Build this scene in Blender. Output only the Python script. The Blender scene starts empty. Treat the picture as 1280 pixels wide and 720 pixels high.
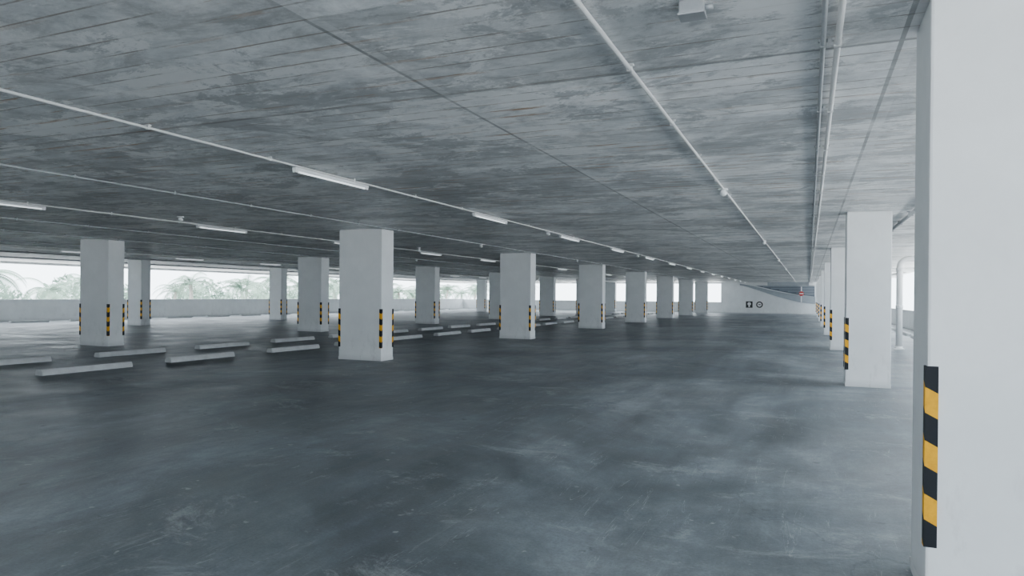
import bpy, bmesh, math, random
from mathutils import Vector, Matrix
random.seed(7)
scene = bpy.context.scene
H = 2.7; CAMH = 1.355
S = 8.2
Y0, Y1 = -9.0, 64.0
XL, XR = -33.0, 4.2

# ---------------------------------------------------------------- node helpers
class NT:
    def __init__(s, name):
        s.m = bpy.data.materials.new(name); s.m.use_nodes = True
        s.t = s.m.node_tree; s.b = s.t.nodes["Principled BSDF"]
        s.tc = s.t.nodes.new("ShaderNodeTexCoord")
    def n(s, kind): return s.t.nodes.new(kind)
    def put(s, sock, v):
        if isinstance(v, bpy.types.NodeSocket): s.t.links.new(v, sock)
        else: sock.default_value = v
    def obj(s): return s.tc.outputs["Object"]
    def xyz(s):
        n = s.n("ShaderNodeSeparateXYZ"); s.put(n.inputs[0], s.obj()); return n.outputs
    def math(s, op, a, b=0.0, c=0.0, clamp=False):
        n = s.n("ShaderNodeMath"); n.operation = op; n.use_clamp = clamp
        s.put(n.inputs[0], a); s.put(n.inputs[1], b); s.put(n.inputs[2], c); return n.outputs[0]
    def noise(s, scale, detail=6, rough=0.6, mapping=(1,1,1), dist=0.0, off=(0,0,0)):
        mp = s.n("ShaderNodeMapping"); s.put(mp.inputs[0], s.obj())
        mp.inputs["Scale"].default_value = mapping; mp.inputs["Location"].default_value = off
        n = s.n("ShaderNodeTexNoise"); s.put(n.inputs["Vector"], mp.outputs[0])
        n.inputs["Scale"].default_value = scale; n.inputs["Detail"].default_value = detail
        n.inputs["Roughness"].default_value = rough; n.inputs["Distortion"].default_value = dist
        return n.outputs[0]
    def ramp(s, v, stops):
        n = s.n("ShaderNodeValToRGB"); s.put(n.inputs[0], v)
        e = n.color_ramp.elements
        while len(e) < len(stops): e.new(0.5)
        for el, (p, c) in zip(e, stops):
            el.position = p
            el.color = (c, c, c, 1) if isinstance(c, (int, float)) else (*c, 1)
        return n.outputs[0]
    def mix(s, f, a, b, mode='MIX'):
        n = s.n("ShaderNodeMix"); n.data_type = 'RGBA'; n.blend_type = mode
        s.put(n.inputs[0], f)
        for i, v in ((6, a), (7, b)):
            if isinstance(v, tuple) and len(v) == 3: v = (*v, 1)
            s.put(n.inputs[i], v)
        return n.outputs[2]
    def bump(s, h, strength=0.3, dist=0.01):
        n = s.n("ShaderNodeBump"); n.inputs["Strength"].default_value = strength
        n.inputs["Distance"].default_value = dist
        s.put(n.inputs["Height"], h); s.put(s.b.inputs["Normal"], n.outputs[0])
    def set(s, **k):
        for a, v in k.items():
            a = a.replace("_", " ")
            if isinstance(v, tuple) and len(v) == 3: v = (*v, 1)
            s.put(s.b.inputs[a], v)
        return s.m

def simple(name, col, rough=0.5, metal=0.0, var=0.08, scale=8):
    m = NT(name)
    f = m.noise(scale, 5)
    c2 = tuple(max(0, c*(1-var*2)) for c in col)
    return m.set(Base_Color=m.mix(f, c2, col), Roughness=rough, Metallic=metal)

# ---- ceiling : board-marked concrete
def mat_ceiling():
    m = NT("board_marked_concrete")
    x, y, z = m.xyz()
    big = m.noise(0.40, 9, 0.70, dist=0.7)
    col = m.ramp(big, [(0.38, (0.44,0.46,0.475)), (0.5, (0.66,0.68,0.69)), (0.60, (0.86,0.87,0.87))])
    def cell(sx, sy, offx, strength):
        cx = m.math('FLOOR', m.math('DIVIDE', m.math('ADD', x, offx), sx))
        cy = m.math('FLOOR', m.math('DIVIDE', y, sy))
        cb = m.n("ShaderNodeCombineXYZ"); m.put(cb.inputs[0], cx); m.put(cb.inputs[1], cy)
        w = m.n("ShaderNodeTexWhiteNoise"); m.put(w.inputs[0], cb.outputs[0])
        return m.math('MULTIPLY_ADD', w.outputs[0], strength, 1-strength/2)
    OX = 2.72*6 - 0.42
    t = m.math('MULTIPLY', cell(2.72, 0.17, OX, 0.12), cell(2.72, 1.36, OX, 0.34))
    st = m.noise(2.2, 11, 0.80, mapping=(0.9, 1.5, 1), dist=0.4)
    stv = m.ramp(st, [(0.40, 0.62), (0.5, 1.0), (0.58, 1.2)])
    col = m.mix(1.0, col, t, 'MULTIPLY')
    col = m.mix(0.8, col, stv, 'MULTIPLY')
    shift = m.math('MULTIPLY_ADD', cell(2.72, 0.17, OX+2.72*40, 2.0), 0.018, -0.018)
    pt = m.math('ADD', m.noise(1.0, 14, 0.78, mapping=(0.9, 1.3, 1), dist=0.4, off=(3,7,0)), shift)
    pm = m.ramp(pt, [(0.525, 0.0), (0.555, 0.85)])
    col = m.mix(pm, col, (0.88,0.89,0.89))
    dkn = m.math('ADD', m.noise(0.9, 14, 0.78, mapping=(0.85,1.3,1), dist=0.5, off=(11,2,5)), shift)
    dk = m.ramp(dkn, [(0.53, 0.0), (0.56, 0.62)])
    col = m.mix(dk, col, (0.30,0.32,0.335))
    wob = m.math('MULTIPLY', m.noise(0.8,2), 0.02)
    fy = m.math('FRACT', m.math('DIVIDE', m.math('ADD', y, wob), 0.17))
    ln = m.math('LESS_THAN', fy, 0.08)
    lmod = m.ramp(m.noise(1.6, 8, 0.75, mapping=(0.8,2.0,1), off=(1,1,1)), [(0.46,0.08),(0.55,0.8)])
    ln = m.math('MULTIPLY', ln, lmod)
    col = m.mix(ln, col, (0.22,0.19,0.165))
    rs = m.ramp(m.noise(1.5, 9, 0.78, mapping=(0.8, 5, 1), off=(4,9,2)), [(0.53, 0.0), (0.58, 0.85)])
    fy2 = m.math('LESS_THAN', fy, 0.26)
    rust = m.ramp(m.noise(0.35, 3, 0.5, off=(8,1,0)), [(0.40,0.25),(0.55,1.0)])
    col = m.mix(m.math('MULTIPLY', m.math('MULTIPLY', rs, fy2), rust), col, (0.42,0.255,0.145))
    fx = m.math('FRACT', m.math('DIVIDE', m.math('ADD', x, OX), 2.72))
    j1 = m.math('LESS_THAN', fx, 0.009)
    fj = m.math('FRACT', m.math('DIVIDE', y, 4.08))
    j2 = m.math('LESS_THAN', fj, 0.007)
    jj = m.math('MAXIMUM', j1, j2)
    jn = m.ramp(m.noise(1.2, 3), [(0.35,0.25),(0.6,0.7)])
    col = m.mix(m.math('MULTIPLY', jj, jn), col, (0.14,0.145,0.15))
    sl = m.math('MULTIPLY', m.math('LESS_THAN', m.math('ABSOLUTE', m.math('SUBTRACT', fx, 0.022)), 0.012), 0.5)
    col = m.mix(m.math('MULTIPLY', sl, lmod), col, (0.82,0.83,0.83))
    h = m.math('SUBTRACT', m.math('MULTIPLY', st, 0.5), m.math('MAXIMUM', jj, ln))
    m.bump(h, 0.3, 0.01)
    return m.set(Base_Color=col, Roughness=m.ramp(st, [(0.3,0.34),(0.7,0.58)]))

def mat_floor():
    m = NT("worn_concrete_floor")
    a = m.noise(0.2, 9, 0.70, dist=0.7)
    col = m.ramp(a, [(0.37, (0.095,0.112,0.128)), (0.5, (0.155,0.178,0.197)), (0.63, (0.27,0.297,0.318))])
    b = m.noise(0.9, 14, 0.82, mapping=(1.1,0.8,1), dist=0.3)
    col = m.mix(0.9, col, m.ramp(b, [(0.39,0.60),(0.5,1.0),(0.61,1.5)]), 'MULTIPLY')
    c = m.noise(1.0, 8, 0.70, mapping=(1.3,0.18,1), off=(5,0,0))
    col = m.mix(0.6, col, m.ramp(c, [(0.38,0.68),(0.62,1.35)]), 'MULTIPLY')
    d = m.ramp(m.noise(0.9, 15, 0.84, mapping=(0.8,1.2,1), dist=0.6, off=(9,4,0)), [(0.545,0.0),(0.63,0.55)])
    col = m.mix(d, col, (0.43,0.46,0.48))
    sc = m.noise(1.4, 4, 0.55, mapping=(7,0.5,1), off=(3,3,0), dist=1.5)
    scm = m.math('MULTIPLY', m.math('LESS_THAN', m.math('ABSOLUTE', m.math('SUBTRACT', sc, 0.60)), 0.005), m.ramp(m.noise(1.1,4,0.6,off=(7,7,0)), [(0.46,0.0),(0.56,0.5)]))
    col = m.mix(scm, col, (0.44,0.47,0.49))
    sp = m.ramp(m.noise(9, 3, 0.5, off=(2,2,2)), [(0.70,0.0),(0.74,0.6)])
    col = m.mix(sp, col, (0.50,0.51,0.51))
    dsp = m.ramp(m.noise(6, 4, 0.6, off=(12,2,2)), [(0.66,0.0),(0.71,0.6)])
    col = m.mix(dsp, col, (0.06,0.068,0.075))
    f = m.noise(60, 3, 0.6)
    col = m.mix(0.5, col, m.ramp(f, [(0.3,0.75),(0.7,1.25)]), 'MULTIPLY')
    v = m.n("ShaderNodeTexVoronoi"); v.feature = 'DISTANCE_TO_EDGE'; v.inputs["Scale"].default_value = 0.16
    nz = m.n("ShaderNodeTexNoise"); nz.inputs["Scale"].default_value = 1.5; nz.inputs["Detail"].default_value = 6
    m.put(nz.inputs["Vector"], m.obj())
    va = m.n("ShaderNodeVectorMath"); va.operation = 'ADD'
    m.put(va.inputs[0], m.obj()); m.put(va.inputs[1], nz.outputs["Color"])
    m.put(v.inputs["Vector"], va.outputs[0])
    ck = m.math('MULTIPLY', m.math('LESS_THAN', v.outputs["Distance"], 0.0012), 0.25)
    col = m.mix(ck, col, (0.05,0.055,0.06))
    m.bump(m.math('ADD', m.math('MULTIPLY', b, 0.6), m.math('MULTIPLY', f, 0.15)), 0.3, 0.02)
    return m.set(Base_Color=col, Roughness=m.ramp(b, [(0.38,0.34),(0.62,0.62)]), Specular_IOR_Level=0.5)

def mat_paint(name="white_painted_plaster", base=(0.81,0.83,0.84)):
    m = NT(name)
    x, y, z = m.xyz()
    n = m.noise(1.7, 7, 0.65)
    col = m.mix(m.ramp(n, [(0.35,0.0),(0.7,1.0)]), tuple(c*0.90 for c in base), base)
    g = m.ramp(m.noise(4, 8, 0.75, mapping=(1,1,0.35)), [(0.55,0.0),(0.70,1.0)])
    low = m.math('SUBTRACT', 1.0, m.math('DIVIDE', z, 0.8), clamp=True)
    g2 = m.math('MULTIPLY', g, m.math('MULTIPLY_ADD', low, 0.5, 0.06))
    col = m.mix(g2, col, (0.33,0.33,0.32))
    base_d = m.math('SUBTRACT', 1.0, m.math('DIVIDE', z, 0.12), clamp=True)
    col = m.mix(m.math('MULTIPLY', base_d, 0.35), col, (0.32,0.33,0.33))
    m.bump(m.noise(7, 7, 0.6), 0.12, 0.01)
    return m.set(Base_Color=col, Roughness=0.55)

def mat_hazard():
    m = NT("hazard_stripe")
    x, y, z = m.xyz()
    s = m.math('ADD', z, m.math('MULTIPLY', m.math('SUBTRACT', x, y), 0.55))
    f = m.math('FRACT', m.math('DIVIDE', m.math('ADD', s, 0.0), 0.236))
    k = m.math('LESS_THAN', f, 0.52)
    w = m.noise(25, 6, 0.7)
    yel = m.mix(m.ramp(w, [(0.4,0.0),(0.7,1.0)]), (0.85,0.42,0.003), (0.68,0.32,0.01))
    blk = m.mix(w, (0.006,0.008,0.012), (0.012,0.015,0.02))
    return m.set(Base_Color=m.mix(k, yel, blk), Roughness=0.6, Specular_IOR_Level=0.25)

M_CEIL = mat_ceiling(); M_FLOOR = mat_floor(); M_PAINT = mat_paint(); M_HAZ = mat_hazard()
M_WALL = mat_paint("painted_parapet", (0.82,0.84,0.85))
M_PIPE = simple("white_pvc", (0.82,0.83,0.83), 0.35, 0, 0.04)
M_GALV = simple("galvanised_steel", (0.42,0.44,0.46), 0.4, 0.3, 0.15, 20)
M_PALE = simple("pale_conduit", (0.62,0.63,0.63), 0.4, 0.0, 0.08, 20)
M_STOP = simple("cast_concrete_stop", (0.68,0.70,0.71), 0.75, 0, 0.2, 6)
M_BATTEN = simple("white_enamel", (0.80,0.82,0.83), 0.35)
M_DARK = simple("dark_louver", (0.13,0.16,0.20), 0.6)
M_RAMP = simple("grey_concrete_ramp", (0.40,0.44,0.48), 0.7, 0, 0.15, 3)
M_BLK = simple("black_print", (0.02,0.02,0.02), 0.5)
M_RED = simple("red_sign_paint", (0.55,0.04,0.04), 0.4)
M_WHT = simple("white_sign_paint", (0.85,0.85,0.85), 0.4)
M_TRUNK = simple("palm_trunk", (0.36,0.34,0.31), 0.9, 0, 0.2, 5)
M_LEAF = simple("palm_leaf", (0.16,0.25,0.19), 0.6, 0, 0.2, 3)
M_BUSH = simple("shrub_leaf", (0.22,0.32,0.26), 0.7, 0, 0.2, 3)
M_GROUND = simple("pale_ground", (0.78,0.78,0.76), 0.9, 0, 0.08, 0.3)
def mat_tube():
    m = NT("lit_fluorescent_tube")
    return m.set(Base_Color=(0.9,0.95,1.0), Emission_Color=(0.90,0.97,1.0), Emission_Strength=0.9)
M_TUBE = mat_tube()

# ---------------------------------------------------------------- mesh helpers
def link(ob, parent=None):
    scene.collection.objects.link(ob)
    if parent: ob.parent = parent
    return ob
class MB:
    def __init__(s): s.bm = bmesh.new(); s.mats = []
    def mi(s, mat):
        if mat not in s.mats: s.mats.append(mat)
        return s.mats.index(mat)
    def _tag(s, verts, mat, smooth=False):
        i = s.mi(mat)
        for f in {f for v in verts for f in v.link_faces}:
            f.material_index = i; f.smooth = smooth
    def box(s, a, b, mat, bevel=0.0, rot=None):
        a = Vector(a); b = Vector(b); c = (a+b)/2; d = b-a
        r = bmesh.ops.create_cube(s.bm, size=1.0)
        vs = r["verts"]
        for v in vs: v.co = Vector((v.co.x*d.x, v.co.y*d.y, v.co.z*d.z))
        if rot is not None:
            for v in vs: v.co = rot @ v.co
        for v in vs: v.co += c
        if bevel:
            es = list({e for v in vs for e in v.link_edges})
            i = s.mi(mat)
            for f in {f for v in vs for f in v.link_faces}: f.material_index = i
            bmesh.ops.bevel(s.bm, geom=es, offset=bevel, segments=2, affect='EDGES', profile=0.6)
            return
        s._tag(vs, mat)
    def cyl(s, p, q, r, mat, seg=14, r2=None):
        p = Vector(p); q = Vector(q); d = q-p
        R = bmesh.ops.create_cone(s.bm, cap_ends=True, segments=seg, radius1=r, radius2=r if r2 is None else r2, depth=d.length)
        M = Matrix.Translation((p+q)/2) @ d.to_track_quat('Z','Y').to_matrix().to_4x4()
        bmesh.ops.transform(s.bm, matrix=M, verts=R["verts"])
        s._tag(R["verts"], mat, True)
        for v in R["verts"]:
            for f in v.link_faces:
                if len(f.verts) > 4: f.smooth = False
    def sphere(s, c, r, mat, sc=(1,1,1)):
        R = bmesh.ops.create_uvsphere(s.bm, u_segments=16, v_segments=10, radius=r)
        for v in R["verts"]: v.co = Vector((v.co.x*sc[0], v.co.y*sc[1], v.co.z*sc[2])) + Vector(c)
        s._tag(R["verts"], mat, True)
    def sweep(s, pts, r, mat, seg=14):
        pts = [Vector(p) for p in pts]; rings = []; n = len(pts)
        for i, p in enumerate(pts):
            t = (pts[min(i+1,n-1)] - pts[max(i-1,0)]).normalized()
            q = t.to_track_quat('Z','Y')
            rr = r[i] if isinstance(r, (list,tuple)) else r
            rings.append([s.bm.verts.new(p + q @ Vector((rr*math.cos(a), rr*math.sin(a), 0)))
                          for a in [2*math.pi*k/seg for k in range(seg)]])
        i = s.mi(mat)
        for a, b in zip(rings, rings[1:]):
            best = min(range(seg), key=lambda o: (a[0].co-b[o].co).length)
            for k in range(seg):
                f = s.bm.faces.new((a[k], a[(k+1)%seg], b[(k+1+best)%seg], b[(k+best)%seg])); f.smooth = True; f.material_index = i
        for rg in (rings[0], rings[-1]):
            f = s.bm.faces.new(rg); f.material_index = i
    def poly(s, pts, mat):
        f = s.bm.faces.new([s.bm.verts.new(p) for p in pts]); f.material_index = s.mi(mat)
    def prism(s, prof, axis_vec, mat):
        a = [s.bm.verts.new(p) for p in prof]; b = [s.bm.verts.new(Vector(p)+Vector(axis_vec)) for p in prof]
        i = s.mi(mat); n = len(a)
        fs = [s.bm.faces.new(a), s.bm.faces.new(b[::-1])]
        for k in range(n): fs.append(s.bm.faces.new((a[k], b[k], b[(k+1)%n], a[(k+1)%n])))
        for f in fs: f.material_index = i
    def mesh(s, name):
        bmesh.ops.recalc_face_normals(s.bm, faces=s.bm.faces)
        me = bpy.data.meshes.new(name); s.bm.to_mesh(me); s.bm.free()
        for m in s.mats: me.materials.append(m)
        return me
    def obj(s, name, parent=None, loc=(0,0,0)):
        ob = bpy.data.objects.new(name, s.mesh(name)); ob.location = loc
        return link(ob, parent)
def place(me, name, loc, parent=None, rotz=0, sc=1):
    ob = bpy.data.objects.new(name, me); ob.location = loc; ob.rotation_euler = (0,0,rotz); ob.scale = (sc,)*3
    return link(ob, parent)

# ---------------------------------------------------------------- shell
b = MB(); b.box((XL-0.2, Y0, -0.35), (XR+0.2, Y1+0.3, 0), M_FLOOR); b.obj("floor")
b = MB(); b.box((XL-0.2, Y0, H), (XR+0.2, Y1+0.3, H+0.35), M_CEIL); b.obj("ceiling")

def parapet(name, a, bb, hgt, coping):
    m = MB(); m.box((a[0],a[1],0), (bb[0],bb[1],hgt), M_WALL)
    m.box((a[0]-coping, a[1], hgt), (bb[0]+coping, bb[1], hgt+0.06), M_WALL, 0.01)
    return m.obj(name)
parapet("wall_left", (XL-0.18, Y0, 0), (XL, Y1, 0), 0.94, 0.03)
parapet("wall_right", (XR, Y0, 0), (XR+0.16, Y1, 0), 0.80, 0.03)
parapet("wall_far", (XL, Y1, 0), (-7.2, Y1+0.16, 0), 0.9, 0.0)
m = MB(); m.box((XL, Y0-0.2, 0), (-11.5, Y0, H), M_RAMP); m.obj("daylight_blocker_back")  # unseen slab behind the camera, added to keep daylight off the left foreground
for nm, x0, x1 in (("beam_left", XL-0.2, XL+0.1), ("beam_right", XR-0.05, XR+0.2)):
    m = MB(); m.box((x0, Y0, H-0.10), (x1, Y1, H), M_WALL); m.obj(nm)
m = MB(); m.box((XL+0.1, Y1, H-0.1), (-7.2, Y1+0.2, H), M_WALL); m.obj("beam_far")

# ---------------------------------------------------------------- ramp end wall
m = MB()
yw = Y1
m.box((-7.2, yw, 0), (0.6, yw+0.2, H), M_WALL)
n = 18; top = []; bot = []
for i in range(n+1):
    t = i/n
    x = -5.6 + 6.1*t
    top.append((x, 2.60 - 1.15*math.sin(t*math.pi/2)**1.3*0.75 - 0.25*t))
    bot.append((x, 2.46 - 1.15*math.sin(t*math.pi/2)**1.3*1.10 - 0.30*t))
prof = [(x, yw-0.10, z) for x, z in top] + [(x, yw-0.10, z) for x, z in bot[::-1]]
m.prism(prof, (0, 0.10, 0), M_RAMP)
m.prism([(-4.3, yw-0.14, 2.42), (0.45, yw-0.14, 2.42), (0.45, yw-0.14, 1.5), (-1.2, yw-0.14, 1.72), (-2.8, yw-0.14, 2.05)], (0,0.14,0), M_DARK)
for k in range(6):
    z = 2.33 - k*0.13
    x0 = -3.7 + k*0.68
    m.box((x0, yw-0.17, z-0.02), (0.45, yw-0.13, z+0.02), M_RAMP)
m.obj("wall_ramp_end")
m = MB()
m.box((-3.2, yw-2.2, H-0.28), (0.0, yw-2.0, H), M_RAMP, 0.02)
m.obj("height_limit_beam")

# signs
m = MB(); m.box((-5.15, yw-0.03, 0.42), (-4.45, yw, 1.12), M_WHT)
m.box((-5.08, yw-0.04, 0.49), (-4.52, yw-0.03, 1.05), M_BLK)
m.cyl((-4.80, yw-0.05, 0.83), (-4.80, yw-0.04, 0.83), 0.15, M_WHT)
m.box((-4.86, yw-0.05, 0.55), (-4.74, yw-0.04, 0.75), M_WHT); m.obj("direction_sign")
m = MB(); m.box((-4.3, yw-0.03, 0.42), (-3.6, yw, 1.12), M_WHT)
m.cyl((-3.95, yw-0.045, 0.77), (-3.95, yw-0.03, 0.77), 0.28, M_BLK, 20)
m.cyl((-3.95, yw-0.055, 0.77), (-3.95, yw-0.045, 0.77), 0.18, M_WHT, 20)
m.box((-4.05, yw-0.06, 0.73), (-3.85, yw-0.055, 0.81), M_BLK); m.obj("speed_limit_sign")
m = MB(); m.box((-0.62, yw-0.5, 0), (-0.54, yw-0.42, 2.35), M_WALL)
m.cyl((-0.58, yw-0.53, 1.75), (-0.58, yw-0.50, 1.75), 0.20, M_RED, 24)
m.box((-0.74, yw-0.55, 1.71), (-0.42, yw-0.53, 1.79), M_WHT); m.obj("no_entry_sign")

# ---------------------------------------------------------------- columns
def guard_mesh(sx, sy):
    m = MB(); t = 0.008; a = 0.043
    prof = [(sx*t, sy*t), (-sx*a, sy*t), (-sx*a, 0), (0, 0), (0, -sy*a), (sx*t, -sy*a)]
    m.prism([(x, y, 0) for x, y in prof], (0,0,0.8), M_HAZ)
    return m.mesh("corner_guard")
G = {(sx,sy): guard_mesh(sx,sy) for sx in (-1,1) for sy in (-1,1)}
def column_mesh(wx, wy):
    m = MB()
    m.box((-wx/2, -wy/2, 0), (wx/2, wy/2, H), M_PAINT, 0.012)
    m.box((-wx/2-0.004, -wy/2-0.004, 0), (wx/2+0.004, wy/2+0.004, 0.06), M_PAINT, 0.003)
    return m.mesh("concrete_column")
CM = {}
ALL = [(-1,-1),(-1,1),(1,-1),(1,1)]
def column(xc, yc, wx, wy, corners=ALL):
    k = (wx, wy)
    if k not in CM: CM[k] = column_mesh(wx, wy)
    c = place(CM[k], "concrete_column", (xc, yc, 0))
    for i, (sx, sy) in enumerate(corners):
        place(G[(sx,sy)], f"corner_guard_{i+1}", (sx*wx/2, sy*wy/2, 0.26), c)
for k in range(-2, 7):
    y = 12.1 + S*k
    if k == -1: column(0.485+0.31, 3.54+0.23, 0.62, 0.46, [(-1,-1)])
    else: column(0.53+0.31, y, 0.62, 0.46, [(-1,-1),(-1,1)])
    if y > 62: continue
    column(-8.52, y, 1.05, 0.44)
    column(-16.6, y, 1.05, 0.44)
    column(-25.6, y, 0.8, 0.44)

# ---------------------------------------------------------------- conduits
def conduit(x, r, mat, y0=Y0+0.3, y1=Y1-0.6, name="ceiling_conduit", step=1.36):
    m = MB()
    m.cyl((x, y0, H-r-0.012), (x, y1, H-r-0.012), r, mat, 10)
    y = y0+0.4
    while y < min(y1, 45):
        m.box((x-r*1.8, y-0.012, H-0.012), (x+r*1.8, y+0.012, H), mat)
        m.box((x-r*1.15, y-0.012, H-2*r-0.015), (x+r*1.15, y+0.012, H-0.01), mat)
        y += step
    m.obj(name)
conduit(-4.88, 0.012, M_PALE)
conduit(-0.965, 0.013, M_PALE)
conduit(0.055, 0.013, M_GALV)
conduit(0.125, 0.016, M_PALE)
conduit(-7.75, 0.012, M_GALV)
conduit(-10.8, 0.014, M_PALE)
conduit(-13.3, 0.016, M_GALV)
conduit(-16.0, 0.016, M_GALV)
conduit(-19.2, 0.02, M_GALV)
conduit(-21.0, 0.03, M_PALE)
conduit(-24.0, 0.03, M_GALV)
conduit(-28.0, 0.03, M_GALV)
conduit(1.42, 0.03, M_GALV)

# fluorescent battens
m = MB()
m.box((-0.026, 0, -0.030), (0.026, 1.28, 0), M_BATTEN, 0.006)
for yy in (0.0, 1.23): m.box((-0.02, yy, -0.052), (0.02, yy+0.05, -0.028), M_BATTEN, 0.004)
m.cyl((0, 0.05, -0.041), (0, 1.23, -0.041), 0.010, M_TUBE, 12)
FX = m.mesh("fluorescent_light_fixture")
for x in (-4.88, -10.8, -21.0):
    k = -3
    zf = H-0.0725 if x == -21.0 else H-0.041
    while 5.65 + k*4.15 < 61:
        place(FX, "fluorescent_light_fixture", (x, 5.65+k*4.15, zf)); k += 1
# smoke detectors / dome devices
m = MB()
m.cyl((0,0,-0.02), (0,0,0), 0.055, M_BATTEN, 20)
m.cyl((0,0,-0.045), (0,0,-0.02), 0.03, M_BATTEN, 16)
m.sphere((0,0,-0.058), 0.043, M_BATTEN, (1,1,0.75))
SD = m.mesh("smoke_detector")
for x, y in ((-0.965,8.7),(-0.965,16.9),(-0.965,25.0),(-0.965,33),(-10.2,8.9),(-10.2,17),(-4.88,13.2),(-4.88,21.2),(-13.3,22),(-7.75,16),(-7.75,24)):
    place(SD, "smoke_detector", (x, y, H-0.028 if x != -10.2 else H))
m = MB(); m.box((-0.055,-0.045,-0.06),(0.055,0.045,0),M_GALV,0.008)
m.box((-0.06,-0.05,-0.068),(0.06,0.05,-0.056),M_GALV,0.004)
m.cyl((0.05,0,-0.03),(0.09,0,-0.03),0.013,M_GALV); m.obj("junction_box", loc=(-0.50, 3.22, H))

# drain pipes near the right parapet
def drain(x, y):
    m = MB(); r = 0.08; pts = [(0,0,0), (0,0,2.2)]
    for i in range(1, 9):
        a = i/8*math.pi/2; pts.append((0.24*(1-math.cos(a)), 0, 2.2+0.24*math.sin(a)))
    pts.append((XR-x-0.08, 0, 2.44))
    m.sweep(pts, r, M_PIPE, 18)
    for z in (0.0, 1.1, 2.1): m.cyl((0,0,z), (0,0,z+0.09), r+0.012, M_PIPE, 20)
    m.box((-0.12,-0.12,0),(0.12,0.12,0.03),M_PIPE,0.005)
    m.obj("drain_pipe", loc=(x,y,0))
for k in range(0, 5): drain(2.24, 21.2+S*k)

# ---------------------------------------------------------------- wheel stops
m = MB()
L = 1.6
prof = [(-0.09,0,0),(0.09,0,0),(0.085,0,0.045),(0.06,0,0.095),(-0.06,0,0.095),(-0.085,0,0.045)]
m.prism([(x,-L/2,z) for x,_,z in prof], (0,L,0), M_STOP)
for yy in (-0.5,0.5): m.cyl((0,yy,0.08),(0,yy,0.099),0.022,M_GALV,10)
WS = m.mesh("wheel_stop")
random.seed(3)
for k in range(-3, 20):
    y = 8.0 + 2.58*k
    if y > 60: break
    for x in (-11.4, -13.6):
        place(WS, "wheel_stop", (x+random.uniform(-.06,.06), y+random.uniform(-.08,.08), 0), rotz=random.uniform(-.05,.0))
for k in range(0, 20):
    y = 9 + 2.6*k
    place(WS, "wheel_stop", (-31.2+random.uniform(-.05,.05), y, 0), rotz=random.uniform(-.02,.02))
    if y > 14: place(WS, "wheel_stop", (3.4, y, 0), rotz=random.uniform(-.02,.02))

# ---------------------------------------------------------------- outside
GZ = -3.2
m = MB(); m.box((-160,-80,GZ-0.3),(120,170,GZ),M_GROUND)
m.obj("ground_outside")

def palm_mesh(seed, h):
    rnd = random.Random(seed); m = MB()
    lean = rnd.uniform(-.5,.5)
    pts = [(lean*(i/8)**2, 0.1*math.sin(i), h*i/8) for i in range(9)]
    m.sweep(pts, [0.22-0.10*i/8 for i in range(9)], M_TRUNK, 10)
    top = Vector(pts[-1])
    nf = 17
    for i in range(nf):
        az = 2*math.pi*i/nf + rnd.uniform(-.2,.2); el = rnd.uniform(0.1, 1.25); Lf = rnd.uniform(2.0, 2.7)
        dirh = Vector((math.cos(az), math.sin(az), 0)); side = Vector((-math.sin(az), math.cos(az), 0))
        P = []; p = top.copy(); n = 12
        for k in range(n+1):
            P.append(p.copy()); a = el - 1.9*(k/n)
            p = p + (dirh*math.cos(a) + Vector((0,0,math.sin(a))))*(Lf/n)
        m.sweep(P, [0.03*(1-k/n)+0.006 for k in range(n+1)], M_LEAF, 5)
        for k in range(1, n):
            for u in (0, 0.5):
                q = P[k].lerp(P[k+1], u); t = (P[k+1]-P[k]).normalized()
                ll = 0.62*math.sin(math.pi*min(1,(k+u)/n*0.85+0.15))
                for sgn in (-1,1):
                    tip = q + side*sgn*ll + t*0.22 - Vector((0,0,0.30*ll))
                    m.poly([q-t*0.035, q+t*0.035, tip], M_LEAF)
    return m.mesh("palm_tree")
PM = [palm_mesh(s, h) for s, h in ((1,4.9),(2,5.4),(3,4.5))]
rnd = random.Random(5)
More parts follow.
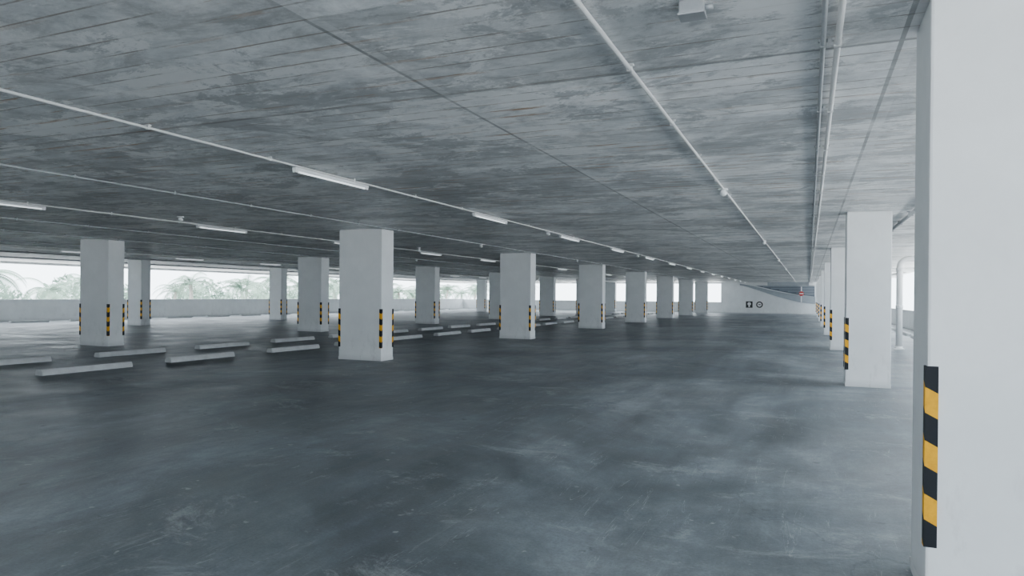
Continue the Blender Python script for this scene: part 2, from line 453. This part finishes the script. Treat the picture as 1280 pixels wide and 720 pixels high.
for i in range(44):
    y = 2 + i*2.5 + rnd.uniform(-1.2,1.2)
    place(PM[i%3], "palm_tree", (rnd.uniform(-58,-42), y, GZ), rotz=rnd.uniform(0,6.28), sc=rnd.uniform(.85,1.12))
def shrub_mesh(seed):
    r = random.Random(seed); m = MB()
    for i in range(1100):
        u = r.uniform(0, 2*math.pi); v = math.acos(r.uniform(-0.1,1)); R = r.uniform(.75,1.05)
        c = Vector((2.6*R*math.sin(v)*math.cos(u), 2.6*R*math.sin(v)*math.sin(u), 0.2+4.6*R*math.cos(v)))
        a = Vector((r.gauss(0,1),r.gauss(0,1),r.gauss(0,1))).normalized()*0.26
        d = Vector((r.gauss(0,1),r.gauss(0,1),r.gauss(0,1))).normalized()*0.14
        m.poly([c-a, c+d, c+a, c-d], M_BUSH)
    for i in range(5):
        m.cyl((0,0,0),(r.uniform(-1,1),r.uniform(-1,1),2.4),0.07,M_TRUNK,6,0.03)
    return m.mesh("shrub")
SH = [shrub_mesh(1), shrub_mesh(2)]
for i in range(34):
    place(SH[i%2], "shrub", (rnd.uniform(-72,-66), 0+i*3.6+rnd.uniform(-1,1), GZ), rotz=rnd.uniform(0,6), sc=rnd.uniform(.9,1.3))

# ---------------------------------------------------------------- light
w = bpy.data.worlds.new("overcast_sky"); scene.world = w; w.use_nodes = True
bg = w.node_tree.nodes["Background"]
bg.inputs[0].default_value = (0.81, 0.915, 1.0, 1); bg.inputs[1].default_value = 7.6
sl = bpy.data.lights.new("sun", 'SUN'); sl.energy = 15; sl.angle = math.radians(8); sl.color = (1.0,0.98,0.95)
so = bpy.data.objects.new("sun", sl); so.rotation_euler = (math.radians(12), math.radians(8), 0); link(so)

# ---------------------------------------------------------------- camera
cam = bpy.data.cameras.new("camera"); co = bpy.data.objects.new("camera", cam); link(co)
cam.sensor_width = 36; cam.lens = 864/1280*36
cam.shift_y = 13/1280
th = math.atan(371/864)
R = Matrix.Rotation(-0.0096,4,'Y') @ Matrix.Rotation(th,4,'Z') @ Matrix.Rotation(math.pi/2,4,'X')
co.matrix_world = Matrix.Translation((0,0,CAMH)) @ R
cam.clip_end = 500
scene.camera = co
